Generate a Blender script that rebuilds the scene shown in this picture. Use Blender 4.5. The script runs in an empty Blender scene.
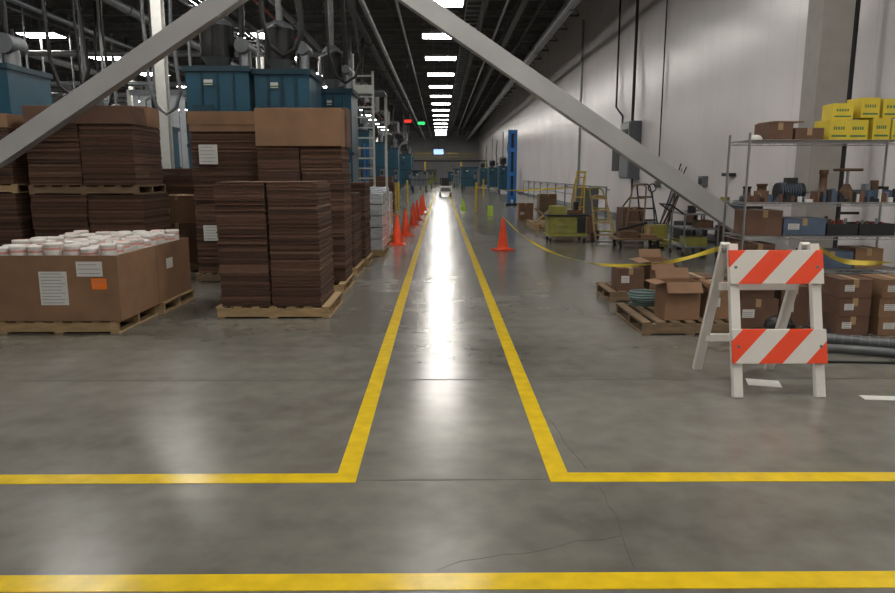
import bpy, math, random
from mathutils import Vector, Matrix
random.seed(7)
S=bpy.context.scene
COL=S.collection

def C(h):
    h=h.lstrip('#'); r=[]
    for i in (0,2,4):
        c=int(h[i:i+2],16)/255
        r.append(c/12.92 if c<=.04045 else ((c+.055)/1.055)**2.4)
    return (*r,1)

# ---------------------------------------------------------------- materials
def mat(name,col,rough=.6,metal=0,var=.12,scale=6,bump=0,emit=0,stretch=None,coat=0,spec=.5):
    m=bpy.data.materials.new(name); m.use_nodes=True
    nt=m.node_tree; N=nt.nodes; L=nt.links
    p=N['Principled BSDF']
    c=C(col)
    tc=N.new('ShaderNodeTexCoord'); no=N.new('ShaderNodeTexNoise')
    no.inputs['Scale'].default_value=scale; no.inputs['Detail'].default_value=5
    if stretch:
        mp=N.new('ShaderNodeMapping'); mp.inputs['Scale'].default_value=stretch
        L.new(tc.outputs['Object'],mp.inputs['Vector']); L.new(mp.outputs['Vector'],no.inputs['Vector'])
    else: L.new(tc.outputs['Object'],no.inputs['Vector'])
    r=N.new('ShaderNodeValToRGB')
    r.color_ramp.elements[0].position=.3; r.color_ramp.elements[1].position=.7
    r.color_ramp.elements[0].color=tuple(x*(1-var) for x in c[:3])+(1,)
    r.color_ramp.elements[1].color=tuple(min(1,x*(1+var)) for x in c[:3])+(1,)
    L.new(no.outputs['Fac'],r.inputs['Fac']); L.new(r.outputs['Color'],p.inputs['Base Color'])
    p.inputs['Roughness'].default_value=rough; p.inputs['Metallic'].default_value=metal
    p.inputs['Specular IOR Level'].default_value=spec
    if coat: p.inputs['Coat Weight'].default_value=coat; p.inputs['Coat Roughness'].default_value=.15
    if bump:
        b=N.new('ShaderNodeBump'); b.inputs['Strength'].default_value=bump; b.inputs['Distance'].default_value=.01
        L.new(no.outputs['Fac'],b.inputs['Height']); L.new(b.outputs['Normal'],p.inputs['Normal'])
    if emit:
        p.inputs['Emission Color'].default_value=c; p.inputs['Emission Strength'].default_value=emit
    return m

M=dict(
 card=mat('cardboard','#82634a',.75,var=.15,scale=3,bump=.1),
 carddk=mat('cardboard_dark','#63493a',.8,var=.2,scale=4,bump=.1),
 sheet1=mat('corrugated_edge_a','#5c4234',.85,var=.25,scale=9,stretch=(1,1,12)),
 sheet2=mat('corrugated_edge_b','#483328',.85,var=.25,scale=9,stretch=(1,1,12)),
 sheet3=mat('corrugated_edge_c','#6e5242',.85,var=.25,scale=9,stretch=(1,1,12)),
 tapeb=mat('packing_tape','#a08560',.35,var=.05),
 wood=mat('pallet_wood','#9c835f',.85,var=.25,scale=5,stretch=(1,6,6),bump=.2),
 wooddk=mat('pallet_wood_old','#74614a',.9,var=.25,scale=5,stretch=(1,6,6),bump=.2),
 white=mat('white_plastic','#dcd8d4',.45,var=.05),
 paper=mat('white_paper','#cacac6',.7,var=.04),
 ink=mat('black_ink','#2a2a2c',.6),
 inkg=mat('grey_print','#85858a',.6),
 orangelab=mat('orange_label','#f07820',.6,var=.03),
 pink=mat('pink_film','#cf9488',.35,var=.2),
 wrap=mat('stretch_film','#b9bec4',.25,var=.2,scale=8,stretch=(1,1,5),bump=.4,coat=.5),
 steel=mat('painted_brace_grey','#a4a4a4',.42,var=.06,scale=2,spec=.4),
 colgrey=mat('column_taupe_paint','#8f8b86',.45,var=.06),
 column=mat('column_white_paint','#c4c4c0',.5,var=.06),
 chrome=mat('chrome_wire','#a0a0a0',.3,.85,var=.05),
 galv=mat('galvanised_steel','#8c9094',.4,.7,var=.15,scale=12),
 dark=mat('dark_steel','#2b2b2d',.55,.3,var=.2),
 black=mat('black_rubber','#161617',.6,var=.2),
 greym=mat('grey_machine','#6b7074',.5,.2,var=.12),
 teal=mat('teal_enamel','#1d4c60',.36,.0,var=.15,scale=2),
 teald=mat('teal_enamel_dark','#143644',.42,.0,var=.15,scale=2),
 blue=mat('blue_enamel','#2a6cb0',.4,var=.1),
 orange=mat('cone_orange','#ee4c1c',.45,var=.06),
 brd=mat('barricade_white','#d8d5cf',.4,var=.05),
 yellow=mat('floor_tape_yellow','#d6b71e',.2,var=.12,scale=10),
 ytape=mat('caution_tape_yellow','#e6ce2c',.35,var=.05),
 ybox=mat('yellow_carton','#cdb836',.6,var=.1),
 green=mat('green_print','#3f6f48',.6,var=.05),
 olive=mat('olive_yellow_enamel','#86833c',.5,var=.15),
 lime=mat('lime_plastic','#a4c43a',.5,var=.08),
 red=mat('red_enamel','#9a2a22',.5,var=.1),
 brownp=mat('brown_parts','#5f4635',.7,var=.3,scale=15),
 bluegrey=mat('bluegrey_parts','#48586c',.5,var=.2),
 hose=mat('teal_grey_hose','#5b7070',.5,var=.15),
 duct2=mat('grey_flexible_duct','#5c5e60',.45,.2,var=.15),
 bag=mat('black_bag','#1c1d1f',.35,var=.3,scale=10,bump=.5),
 ladder=mat('pale_ladder_paint','#c8ccc6',.5,var=.05),
 truss=mat('truss_steel','#5e5d5c',.6,.2,var=.15),
 deck=mat('roof_deck','#3a3734',.8,var=.2,scale=2),
 duct=mat('duct_steel','#7b7c7e',.45,.4,var=.15),
 lamp=mat('fluorescent_diffuser','#fffaf2',.5,var=0,emit=32),
 tail=mat('lamp_lens','#c8c4b0',.3,var=.05),
 screen=mat('lit_screen','#9fc4ff',.5,var=0,emit=1.2),
 exitg=mat('exit_sign_green','#28d070',.5,var=0,emit=1.2),
 exitr=mat('exit_sign_red','#ff3020',.5,var=0,emit=.6),
 yenamel=mat('safety_yellow_enamel','#c8a824',.45,var=.08),
)

def stripe_mat():
    m=bpy.data.materials.new('retroreflective_stripes'); m.use_nodes=True
    nt=m.node_tree; N=nt.nodes; L=nt.links; p=N['Principled BSDF']
    tc=N.new('ShaderNodeTexCoord'); sp=N.new('ShaderNodeSeparateXYZ'); L.new(tc.outputs['Object'],sp.inputs[0])
    def mth(op,a,b=None):
        n=N.new('ShaderNodeMath'); n.operation=op
        for i,x in enumerate((a,b)):
            if x is None: continue
            if isinstance(x,(int,float)): n.inputs[i].default_value=x
            else: L.new(x,n.inputs[i])
        return n.outputs[0]
    d=mth('SUBTRACT',sp.outputs['X'],sp.outputs['Z'])
    d=mth('ADD',d,1.2775+.345*10)
    d=mth('DIVIDE',d,.345); d=mth('FRACT',d); d=mth('GREATER_THAN',d,.5)
    mx=N.new('ShaderNodeMix'); mx.data_type='RGBA'
    mx.inputs[6].default_value=C('#d2cec6'); mx.inputs[7].default_value=C('#ea4822')
    L.new(d,mx.inputs[0]); L.new(mx.outputs[2],p.inputs['Base Color']); p.inputs['Roughness'].default_value=.35
    return m
M['stripe']=stripe_mat()

def floor_mat():
    m=bpy.data.materials.new('polished_concrete'); m.use_nodes=True
    nt=m.node_tree; N=nt.nodes; L=nt.links; p=N['Principled BSDF']
    tc=N.new('ShaderNodeTexCoord')
    def noise(sc,det=6,mp=None):
        n=N.new('ShaderNodeTexNoise'); n.inputs['Scale'].default_value=sc; n.inputs['Detail'].default_value=det
        if mp:
            q=N.new('ShaderNodeMapping'); q.inputs['Scale'].default_value=mp
            L.new(tc.outputs['Object'],q.inputs[0]); L.new(q.outputs[0],n.inputs[0])
        else: L.new(tc.outputs['Object'],n.inputs[0])
        return n.outputs['Fac']
    a=noise(.7,4); b=noise(5,8); c=noise(1,5,(.25,2.6,1))
    m1=N.new('ShaderNodeMath'); m1.operation='MULTIPLY'; m1.inputs[1].default_value=.4; L.new(a,m1.inputs[0])
    m2=N.new('ShaderNodeMath'); m2.operation='MULTIPLY'; m2.inputs[1].default_value=.35; L.new(b,m2.inputs[0])
    m3=N.new('ShaderNodeMath'); m3.operation='MULTIPLY'; m3.inputs[1].default_value=.25; L.new(c,m3.inputs[0])
    s1=N.new('ShaderNodeMath'); s1.operation='ADD'; L.new(m1.outputs[0],s1.inputs[0]); L.new(m2.outputs[0],s1.inputs[1])
    s2=N.new('ShaderNodeMath'); s2.operation='ADD'; L.new(s1.outputs[0],s2.inputs[0]); L.new(m3.outputs[0],s2.inputs[1])
    r=N.new('ShaderNodeValToRGB'); r.color_ramp.elements[0].position=.36; r.color_ramp.elements[1].position=.66
    r.color_ramp.elements[0].color=C('#5c5a54'); r.color_ramp.elements[1].color=C('#7d7b74')
    L.new(s2.outputs[0],r.inputs[0]); L.new(r.outputs[0],p.inputs['Base Color'])
    rr=N.new('ShaderNodeMapRange'); rr.inputs[1].default_value=.35; rr.inputs[2].default_value=.65
    rr.inputs[3].default_value=.20; rr.inputs[4].default_value=.26
    L.new(a,rr.inputs[0]); L.new(rr.outputs[0],p.inputs['Roughness'])
    bp=N.new('ShaderNodeBump'); bp.inputs['Strength'].default_value=.03; bp.inputs['Distance'].default_value=.01
    L.new(noise(1.6,1),bp.inputs['Height']); L.new(bp.outputs[0],p.inputs['Normal'])
    return m
M['floor']=floor_mat()

def wall_mat():
    m=bpy.data.materials.new('white_wall_panels'); m.use_nodes=True
    nt=m.node_tree; N=nt.nodes; L=nt.links; p=N['Principled BSDF']
    tc=N.new('ShaderNodeTexCoord'); sp=N.new('ShaderNodeSeparateXYZ'); L.new(tc.outputs['Object'],sp.inputs[0])
    n=N.new('ShaderNodeTexNoise'); n.inputs['Scale'].default_value=.6; n.inputs['Detail'].default_value=3
    L.new(tc.outputs['Object'],n.inputs[0])
    r=N.new('ShaderNodeValToRGB'); r.color_ramp.elements[0].position=.3; r.color_ramp.elements[1].position=.7
    r.color_ramp.elements[0].color=C('#dfdadc'); r.color_ramp.elements[1].color=C('#eae5e7'); L.new(n.outputs[0],r.inputs[0])
    d=N.new('ShaderNodeMath'); d.operation='DIVIDE'; d.inputs[1].default_value=1.2; L.new(sp.outputs['Y'],d.inputs[0])
    f=N.new('ShaderNodeMath'); f.operation='FRACT'; L.new(d.outputs[0],f.inputs[0])
    g=N.new('ShaderNodeMath'); g.operation='LESS_THAN'; g.inputs[1].default_value=.012; L.new(f.outputs[0],g.inputs[0])
    g2=N.new('ShaderNodeMath'); g2.operation='MULTIPLY'; g2.inputs[1].default_value=.18; L.new(g.outputs[0],g2.inputs[0])
    k=N.new('ShaderNodeMix'); k.data_type='RGBA'; L.new(g2.outputs[0],k.inputs[0]); L.new(r.outputs[0],k.inputs[6]); k.inputs[7].default_value=C('#6c6a68')
    L.new(k.outputs[2],p.inputs['Base Color']); p.inputs['Roughness'].default_value=.25
    bp=N.new('ShaderNodeBump'); bp.inputs['Strength'].default_value=.12; bp.inputs['Distance'].default_value=.05
    L.new(n.outputs[0],bp.inputs['Height']); L.new(bp.outputs[0],p.inputs['Normal'])
    return m
M['wall']=wall_mat()
M['wall2']=mat('far_wall_paint','#a0a3a6',.6,var=.1,scale=.5)
M['crack']=mat('crack_dark','#3a3631',.9)
M['joint']=mat('joint_filler','#45413b',.6,var=.2)

# ---------------------------------------------------------------- builder
class B:
    def __init__(s,name): s.name=name; s.v=[]; s.f=[]; s.m=[]; s.sm=[]; s.mats=[]
    def mi(s,k):
        if k not in s.mats: s.mats.append(k)
        return s.mats.index(k)
    def add(s,vs,fs,k,smooth=False):
        o=len(s.v); s.v+= [tuple(v) for v in vs]; i=s.mi(k)
        for f in fs: s.f.append([o+a for a in f]); s.m.append(i); s.sm.append(smooth)
    def bx(s,x0,x1,y0,y1,z0,z1,k,rz=0,piv=None,rx=0):
        vs=[Vector((x,y,z)) for z in (z0,z1) for y in (y0,y1) for x in (x0,x1)]
        if rz or rx:
            p=Vector(piv) if piv else Vector(((x0+x1)/2,(y0+y1)/2,z0)); R=Matrix.Rotation(rz,3,'Z')@Matrix.Rotation(rx,3,'Y')
            vs=[R@(v-p)+p for v in vs]
        s.add(vs,[(0,2,3,1),(4,5,7,6),(0,1,5,4),(2,6,7,3),(0,4,6,2),(1,3,7,5)],k)
    def beam(s,p0,p1,w,h,k,up=(0,0,1)):
        p0=Vector(p0);p1=Vector(p1); d=(p1-p0).normalized(); u=Vector(up)
        if abs(d.dot(u))>.99: u=Vector((0,1,0))
        a=d.cross(u).normalized()*w/2; b=a.cross(d).normalized()*h/2
        vs=[p+sa*a+sb*b for p in (p0,p1) for sa,sb in ((-1,-1),(1,-1),(1,1),(-1,1))]
        s.add(vs,[(0,3,2,1),(4,5,6,7),(0,1,5,4),(1,2,6,5),(2,3,7,6),(3,0,4,7)],k)
    def cyl(s,p0,p1,r0,k,r1=None,seg=16,caps=True):
        r1=r0 if r1 is None else r1
        p0=Vector(p0);p1=Vector(p1); d=(p1-p0).normalized(); u=Vector((0,0,1))
        if abs(d.z)>.99: u=Vector((1,0,0))
        a=d.cross(u).normalized(); b=d.cross(a).normalized()
        ring=lambda p,r:[p+r*(math.cos(t)*a+math.sin(t)*b) for t in [2*math.pi*i/seg for i in range(seg)]]
        A=ring(p0,r0);Bq=ring(p1,r1)
        s.add(A+Bq,[(i,(i+1)%seg,seg+(i+1)%seg,seg+i) for i in range(seg)],k,True)
        if caps:
            if r0>1e-4: s.add(A,[tuple(range(seg))[::-1]],k)
            if r1>1e-4: s.add(Bq,[tuple(range(seg))],k)
    def tube(s,pts,r,k,seg=8):
        pts=[Vector(p) for p in pts]; vs=[]; n=len(pts); prev=None
        for i,p in enumerate(pts):
            d=(pts[min(i+1,n-1)]-pts[max(i-1,0)]).normalized()
            if prev is None:
                u=Vector((0,0,1)) if abs(d.z)<.9 else Vector((1,0,0)); a=d.cross(u).normalized()
            else: a=(prev-d*prev.dot(d)).normalized()
            prev=a; b=d.cross(a)
            vs+=[p+r*(math.cos(t)*a+math.sin(t)*b) for t in [2*math.pi*j/seg for j in range(seg)]]
        fs=[(i*seg+j,i*seg+(j+1)%seg,(i+1)*seg+(j+1)%seg,(i+1)*seg+j) for i in range(n-1) for j in range(seg)]
        s.add(vs,fs,k,True)
        s.add(vs[:seg],[tuple(range(seg))[::-1]],k); s.add(vs[-seg:],[tuple(range(seg))],k)
    def lathe(s,c,prof,k,seg=24):
        c=Vector(c); vs=[]
        for r,z in prof: vs+=[c+Vector((r*math.cos(2*math.pi*j/seg),r*math.sin(2*math.pi*j/seg),z)) for j in range(seg)]
        n=len(prof)
        s.add(vs,[(i*seg+j,i*seg+(j+1)%seg,(i+1)*seg+(j+1)%seg,(i+1)*seg+j) for i in range(n-1) for j in range(seg)],k,True)
        s.add(vs[-seg:],[tuple(range(seg))],k)
    def torus(s,c,R,r,k,ax='Z',seg=24,ts=8):
        pts=[]
        for i in range(seg+1):
            t=2*math.pi*i/seg; x,y=R*math.cos(t),R*math.sin(t)
            pts.append(Vector(c)+(Vector((x,y,0)) if ax=='Z' else Vector((x,0,y)) if ax=='Y' else Vector((0,x,y))))
        s.tube(pts,r,k,ts)
    def done(s,bevel=0):
        V=[Vector(v) for v in s.v]
        mn=[min(v[i] for v in V) for i in range(3)]; mx=[max(v[i] for v in V) for i in range(3)]
        o=Vector(((mn[0]+mx[0])/2,(mn[1]+mx[1])/2,mn[2]))
        me=bpy.data.meshes.new(s.name); me.from_pydata([v-o for v in V],[],s.f)
        for k in s.mats: me.materials.append(M[k])
        me.polygons.foreach_set('material_index',s.m); me.polygons.foreach_set('use_smooth',s.sm); me.update()
        ob=bpy.data.objects.new(s.name,me); ob.location=o; COL.objects.link(ob)
        if bevel:
            b=ob.modifiers.new('bevel','BEVEL'); b.width=bevel; b.segments=2; b.limit_method='ANGLE'
        return ob
def inst(ob,loc,rz=0,sc=None):
    n=bpy.data.objects.new(ob.name.split('.')[0],ob.data); n.location=loc; n.rotation_euler[2]=rz
    if sc: n.scale=sc
    COL.objects.link(n); return n

# ---------------------------------------------------------------- shell
XR,XL,YB,YE,ZC=6.5,-34,-9,122,9.6
b=B('floor'); b.bx(XL,XR,YB,YE,-.2,0,'floor'); b.done()
b=B('ceiling'); b.bx(XL,XR,YB,YE,ZC,ZC+.2,'deck'); b.done()
b=B('wall_right'); b.bx(XR,XR+.3,YB,YE,-.2,ZC+.2,'wall'); b.done()
b=B('wall_left'); b.bx(XL-.3,XL,YB,YE,-.2,ZC+.2,'wall2'); b.done()
b=B('wall_back'); b.bx(XL-.3,XR+.3,YB-.3,YB,-.2,ZC+.2,'wall2'); b.done()
b=B('wall_far'); b.bx(XL-.3,XR+.3,YE,YE+.3,-.2,ZC+.2,'wall2'); b.done()
b=B('baseboard_right'); b.bx(XR-.03,XR,YB+.01,YE-.01,0.001,.18,'greym'); b.done()

def flat(name,polys,k,z=.003):
    b=B(name)
    for p in polys:
        n=len(p); b.add([(x,y,0.0005) for x,y in p]+[(x,y,z) for x,y in p],
            [tuple(range(n))[::-1],tuple(range(n,2*n))]+[(i,(i+1)%n,n+(i+1)%n,n+i) for i in range(n)],k)
    return b.done()
flat('floor_marking_line',[[(-20,3.455),(-.452,3.46),(-.452,3.575),(-20,3.57)],[(-.562,3.575),(-.452,3.575),(-.452,64),(-.562,64)]],'yellow')
flat('floor_marking_line',[[(.575,3.46),(6.3,3.43),(6.3,3.535),(.575,3.575)],[(.575,3.575),(.685,3.575),(.685,64),(.575,64)]],'yellow')
flat('floor_marking_line',[[(-20,2.5),(6.3,2.49),(6.3,2.605),(-20,2.615)]],'yellow')
flat('floor_joint',[[(-20,5.33),(-.6,5.33),(-.6,5.345),(-20,5.345)],[(-.44,5.33),(.56,5.33),(.56,5.345),(-.44,5.345)],[(.70,5.33),(6.4,5.33),(6.4,5.345),(.70,5.345)]],'joint',.0012)
flat('floor_joint',[[(-20,12.3),(-.6,12.3),(-.6,12.32),(-20,12.32)],[(-.44,12.3),(.56,12.3),(.56,12.32),(-.44,12.32)]],'joint',.0012)
flat('floor_joint',[[(-.43,3.49),(.56,3.49),(.56,3.497),(-.43,3.497)]],'joint',.0012)
cr=[(.60,5.3),(.62,5.12),(.63,5.0),(.67,4.86),(.70,4.75),(.685,4.62),(.69,4.5),(.725,4.35),(.74,4.2),(.745,4.0),(.76,3.9),(.785,3.75),(.80,3.62)]
cr2=[(.82,3.42),(.825,3.3),(.815,3.2),(.83,3.1),(.825,3.0),(.81,2.9),(.80,2.8),(.795,2.64)]
cr3=[(.79,2.47),(.78,2.35),(.76,2.2),(.77,2.0)]
cr4=[(-.02,2.63),(.08,2.70),(.15,2.715),(.26,2.75),(.35,2.755),(.46,2.79),(.6,2.86),(.72,2.87),(.80,2.90)]
P=[]
for c in (cr,cr2,cr3,cr4):
    for (x0,y0),(x1,y1) in zip(c,c[1:]):
        w=.0012
        if c is cr4: P.append([(x0,y0-w*.5),(x1,y1-w*.5),(x1,y1+w*.5),(x0,y0+w*.5)])
        else: P.append([(x0-w,y0),(x1-w,y1),(x1+w,y1),(x0+w,y0)][::-1])
flat('floor_crack',P,'crack',.0011)

# ---------------------------------------------------------------- roof structure
def joist():
    b=B('roof_joist'); z0,z1=8.55,9.5; x0,x1=XL+.3,XR-.3
    b.bx(x0,x1,-.06,.06,z0,z0+.08,'truss'); b.bx(x0,x1,-.06,.06,z1-.08,z1,'truss')
    n=34; dx=(x1-x0)/n
    for i in range(n):
        a=(x0+i*dx,0,z0+.08) ; m_=(x0+(i+.5)*dx,0,z1-.08); c=(x0+(i+1)*dx,0,z0+.08)
        b.beam(a,m_,.035,.035,'truss'); b.beam(m_,c,.035,.035,'truss')
    return b.done()
j=joist(); j.location.y=-6
y=-3
while y<YE-2:
    inst(j,(j.location.x,y,j.location.z)); y+=3
for X in (-17,-8.4,3.2):
    b=B('roof_girder'); b.bx(X-.12,X+.12,YB+.1,YE-.1,8.05,8.11,'truss'); b.bx(X-.02,X+.02,YB+.1,YE-.1,8.11,8.45,'truss'); b.bx(X-.12,X+.12,YB+.1,YE-.1,8.45,8.52,'truss'); b.done()
for X,Z,r,k in ((4.6,7.5,.2,'duct'),(5.15,8.1,.11,'galv'),(4.2,7.0,.07,'galv'),(3.8,7.9,.06,'dark'),(2.4,7.7,.05,'galv'),(1.7,7.9,.09,'dark'),(-1.6,7.7,.05,'galv'),(-2.6,7.2,.09,'duct'),(-3.4,7.8,.14,'dark'),(-5.2,6.9,.1,'duct'),(-6.4,7.5,.05,'red'),(-11,7.3,.16,'duct'),(-13,6.8,.08,'galv'),(-20,7.4,.2,'duct'),(-23,6.9,.1,'galv')):
    b=B('overhead_pipe'); b.cyl((X,14,Z),(X,YE-1,Z),r,k,seg=10)
    yy=15
    while yy<110: b.beam((X,yy,Z+r*.9),(X,yy,8.56),.02,.02,'truss'); yy+=6
    yy=17
    while yy<110: b.cyl((X,yy,Z),(X,yy+.15,Z),r*1.25,k,seg=10); yy+=9
    b.done()
for X,Z in ((-7.2,6.5),(1.3,7.95)):
    b=B('cable_tray')
    for s_ in (-.3,.3): b.bx(X+s_-.015,X+s_+.015,18,YE-2,Z,Z+.12,'galv')
    yy=18
    while yy<YE-2: b.bx(X-.3,X+.3,yy,yy+.06,Z,Z+.03,'galv'); yy+=.8
    for q in (-.15,0,.12): b.cyl((X+q,18,Z+.07),(X+q,YE-2,Z+.07),.035,'black',seg=6)
    yy=20
    while yy<110:
        for s_ in (-.3,.3): b.beam((X+s_,yy,Z+.1),(X+s_,yy,8.56),.02,.02,'truss')
        yy+=6
    b.done()
for yy,Z,k in ((31,6.6,'duct'),(37,6.1,'galv'),(43,6.2,'duct'),(52,6.0,'galv'),(64,6.1,'duct'),(80,6.1,'duct')):
    b=B('overhead_branch_pipe'); b.cyl((-32,yy,Z),(-3.8,yy,Z),.12,k,seg=10)
    for q in (-28,-22,-16,-10,-5): b.beam((q,yy,Z+.1),(q,yy,8.5),.025,.025,'truss')
    b.cyl((-3.8,yy,Z),(-3.8,yy,Z-.9),.12,k,seg=10); b.done()

# lights
b=B('high_bay_light')
b.bx(-.82,.82,-.55,.55,7.52,7.6,'galv'); b.bx(-.78,.78,-.51,.51,7.50,7.52,'lamp')
b.bx(-.45,.45,-.12,.12,7.6,7.72,'galv')
for s_ in (-.4,.4): b.cyl((s_,0,7.7),(s_,0,8.56),.01,'galv',seg=6)
hb=b.done(); z=hb.location.z; hb.location=(0,14,z)
pos=[(0,-5),(0,2),(0,8)]+[(0,26+6*i) for i in range(15)]
pos+=[(-8.0,-5),(-8.0,8),(-8.0,14)]+[(-8.0,20+6*i) for i in range(15)]
pos+=[(-17.3,-2),(-17.3,8)]+[(-17.3,20+6*i) for i in range(13)]
pos+=[(-25,8)]+[(-24.5,20+8*i) for i in range(9)]
pos+=[(4.4,-4),(4.2,4)]  # extra fixtures off the rows, added out of view to brighten the right wall
for x,y in pos: inst(hb,(x,y,z))

# ---------------------------------------------------------------- structural frame
def ibeam_col(name,x,y,h,w=.3,k='column'):
    b=B(name); t=.025
    b.bx(x-w/2,x+w/2,y-w/2,y-w/2+t,0.03,h,k); b.bx(x-w/2,x+w/2,y+w/2-t,y+w/2,0.03,h,k); b.bx(x-t/2,x+t/2,y-w/2+t,y+w/2-t,0.03,h,k)
    b.bx(x-w*.75,x+w*.75,y-w*.75,y+w*.75,0.001,.03,'dark'); return b.done()
for yy in (22,34,46,58,70,82,94): ibeam_col('steel_column',-8.4,yy,8.04)
for yy in (22,40,58,76): ibeam_col('steel_column',-17,yy,8.04)
def boxcol(x,y,w):
    b=B('steel_column'); b.bx(x-w/2,x+w/2,y-w/2,y+w/2,.03,8.5,'colgrey'); b.bx(x-w*.65,x+w*.65,y-w*.5,y+w*.65,.001,.03,'dark')
    for sx in (-1,1): b.cyl((x+sx*w*.58,y,.03),(x+sx*w*.58,y,.07),.02,'galv',seg=6)
    b.done(.01)
boxcol(5.5,10.36,.44); boxcol(-9.2,10.36,.44)
b=B('diagonal_brace')
ap=(-1.58,10,4.72)
def brace(foot):
    b.beam(foot,ap,.2,.25,'steel',up=(0,0,1))
brace((-8.9,10,.12)); brace((5.42,10,.12))
b.bx(-2.3,-.9,9.9,10.1,4.55,4.9,'steel')
for fx in (-8.9,5.42): b.bx(fx-.22,fx+.22,9.85,10.1,0.001,.4,'steel')
b.bx(-9.0,5.5,9.9,10.1,4.9,5.2,'steel'); b.done(.006)

# ---------------------------------------------------------------- pallets, stacks, boxes
def pallet(x0,x1,y0,y1,z0=0.002,k='wood',name='wooden_pallet'):
    b=B(name); n=7; w=x1-x0; d=y1-y0
    for i in range(3):
        yy=y0+i*(d-.05)/2; 
        b.bx(x0+.01,x1-.01,yy,yy+.05,z0+.018,z0+.112,k)
    for i in range(n):
        xx=x0+i*(w-.09)/(n-1); b.bx(xx,xx+.09,y0,y1,z0+.112,z0+.132,k)
    for i in (0,3,6):
        xx=x0+i*(w-.09)/6; b.bx(xx,xx+.09,y0,y1,z0,z0+.018,k)
    return b.done()
PH=.134
def sheets(x0,x1,y0,y1,z0,z1,name='flattened_carton_stack',t=.02,jit=.009,split=1,lean=0,labels=()):
    b=B(name); z=z0; i=0; ks=('sheet1','sheet2','sheet3','sheet1','sheet2')
    drift=[0]*split; ddy=[0]*split
    while z<z1-.005:
        tt=min(t*random.uniform(.7,1.3),z1-z)
        for s_ in range(split):
            if random.random()<.07: drift[s_]=random.uniform(-.012,.012); ddy[s_]=random.uniform(-.015,.015)
            a=x0+(x1-x0)*s_/split+(.008 if s_ else 0); c=x0+(x1-x0)*(s_+1)/split-(.008 if s_<split-1 else 0)
            dx=random.uniform(-jit,jit)*.5+lean*(z-z0)+drift[s_]*(1 if split==1 else .6); dy=random.uniform(-jit,jit)+ddy[s_]
            e=random.uniform(0,jit)
            b.bx(a+dx+e*.3,c+dx-e,y0+dy+e,y1+dy,z,z+tt-.003,random.choice(ks))
        z+=tt; i+=1
    for (lx0,lx1,lz0,lz1) in labels:
        yl=y0-jit-.02
        b.bx(lx0,lx1,yl,yl+.004,lz0,lz1,'paper')
        for q in range(5):
            zz=lz0+(lz1-lz0)*(q+.7)/5.5; b.bx(lx0+.02,lx1-.02-random.random()*.05,yl-.0015,yl,zz,zz+.008,'inkg')
    return b.done()
def carton(x0,x1,y0,y1,z0,z1,k='card',name='cardboard_box',rz=0,open_=False,label=True):
    b=B(name); cx,cy=(x0+x1)/2,(y0+y1)/2; pv=(cx,cy,0); h=z1-z0
    def bb(*a,kk=None): b.bx(*a,kk or k,rz=rz,piv=pv)
    if open_:
        t=.008
        bb(x0,x1,y0,y1,z0,z0+t); bb(x0,x0+t,y0,y1,z0+t,z1); bb(x1-t,x1,y0,y1,z0+t,z1); bb(x0+t,x1-t,y0,y0+t,z0+t,z1); bb(x0+t,x1-t,y1-t,y1,z0+t,z1)
        R=Matrix.Rotation(rz,3,'Z')
        def T(v): return R@(Vector(v)-Vector(pv))+Vector(pv)
        f=min(.14,(y1-y0)*.4)
        for a,c,d1,dz in (((x0,y0),(x1,y0),(0,-f*.5),-.1),((x0,y1),(x1,y1),(0,f*.5),.1),((x0,y0),(x0,y1),(-f,0),-.02),((x1,y0),(x1,y1),(f*.7,0),-.08)):
            p=[T((a[0],a[1],z1)),T((c[0],c[1],z1)),T((c[0]+d1[0],c[1]+d1[1],z1+dz)),T((a[0]+d1[0],a[1]+d1[1],z1+dz))]
            q=[v+Vector((0,0,.006)) for v in p]
            b.add(p+q,[(0,3,2,1),(4,5,6,7),(0,1,5,4),(1,2,6,5),(2,3,7,6),(3,0,4,7)],k)
    else:
        bb(x0,x1,y0,y1,z0,z1)
        bb(cx-.028,cx+.028,y0-.001,y1+.001,z1-.08,z1+.001,kk='tapeb')
        bb(x0+.004,x1-.004,cy-.002,cy+.002,z1,z1+.0012,kk='ink')
    if label and x1-x0>.25:
        bb(x0+.05,x0+.05+min(.13,(x1-x0)*.3),y0-.002,y0-.0005,z0+h*.35,z0+h*.35+min(.09,h*.35),kk='paper')
        for q in range(3): bb(x0+.06,x0+.05+min(.11,(x1-x0)*.25),y0-.003,y0-.002,z0+h*.4+q*.02,z0+h*.4+q*.02+.006,kk='inkg')
    return b.done(.003 if not open_ else 0)

# large bin left front
pallet(-4.5,-3.27,6.98,7.97); pallet(-4.5,-3.2,7.99,9.0)
b=B('large_cardboard_bin'); x0,x1,y0,y1,z0,z1=-4.56,-3.23,6.96,8.97,PH+.001,.80; t=.015
b.bx(x0,x1,y0,y1,z0,z0+t,'card'); b.bx(x0,x0+t,y0,y1,z0+t,z1,'card'); b.bx(x1-t,x1,y0,y1,z0+t,z1,'card'); b.bx(x0+t,x1-t,y0,y0+t,z0+t,z1,'card'); b.bx(x0+t,x1-t,y1-t,y1,z0+t,z1,'card')
def lab(x0,x1,z0,z1,k='paper',n=8,y=6.958):
    b.bx(x0,x1,y-.001,y,z0,z1,k)
    for i in range(n):
        zz=z0+(z1-z0)*(i+.6)/(n+.4); b.bx(x0+.02,x1-.02-random.random()*.08,y-.002,y-.001,zz,zz+.007,'inkg')
lab(-4.02,-3.74,.30,.64,n=10); lab(-3.64,-3.38,.59,.74,n=3); lab(-3.50,-3.35,.46,.57,'orangelab',2)
b.bx(x1,x1+.001,8.2,8.4,.5,.62,'paper'); b.bx(x1,x1+.0008,7.93,7.945,z0,z1,'carddk')
b.done(.004)
b=B('plastic_jar_pile')
random.seed(3)
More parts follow.
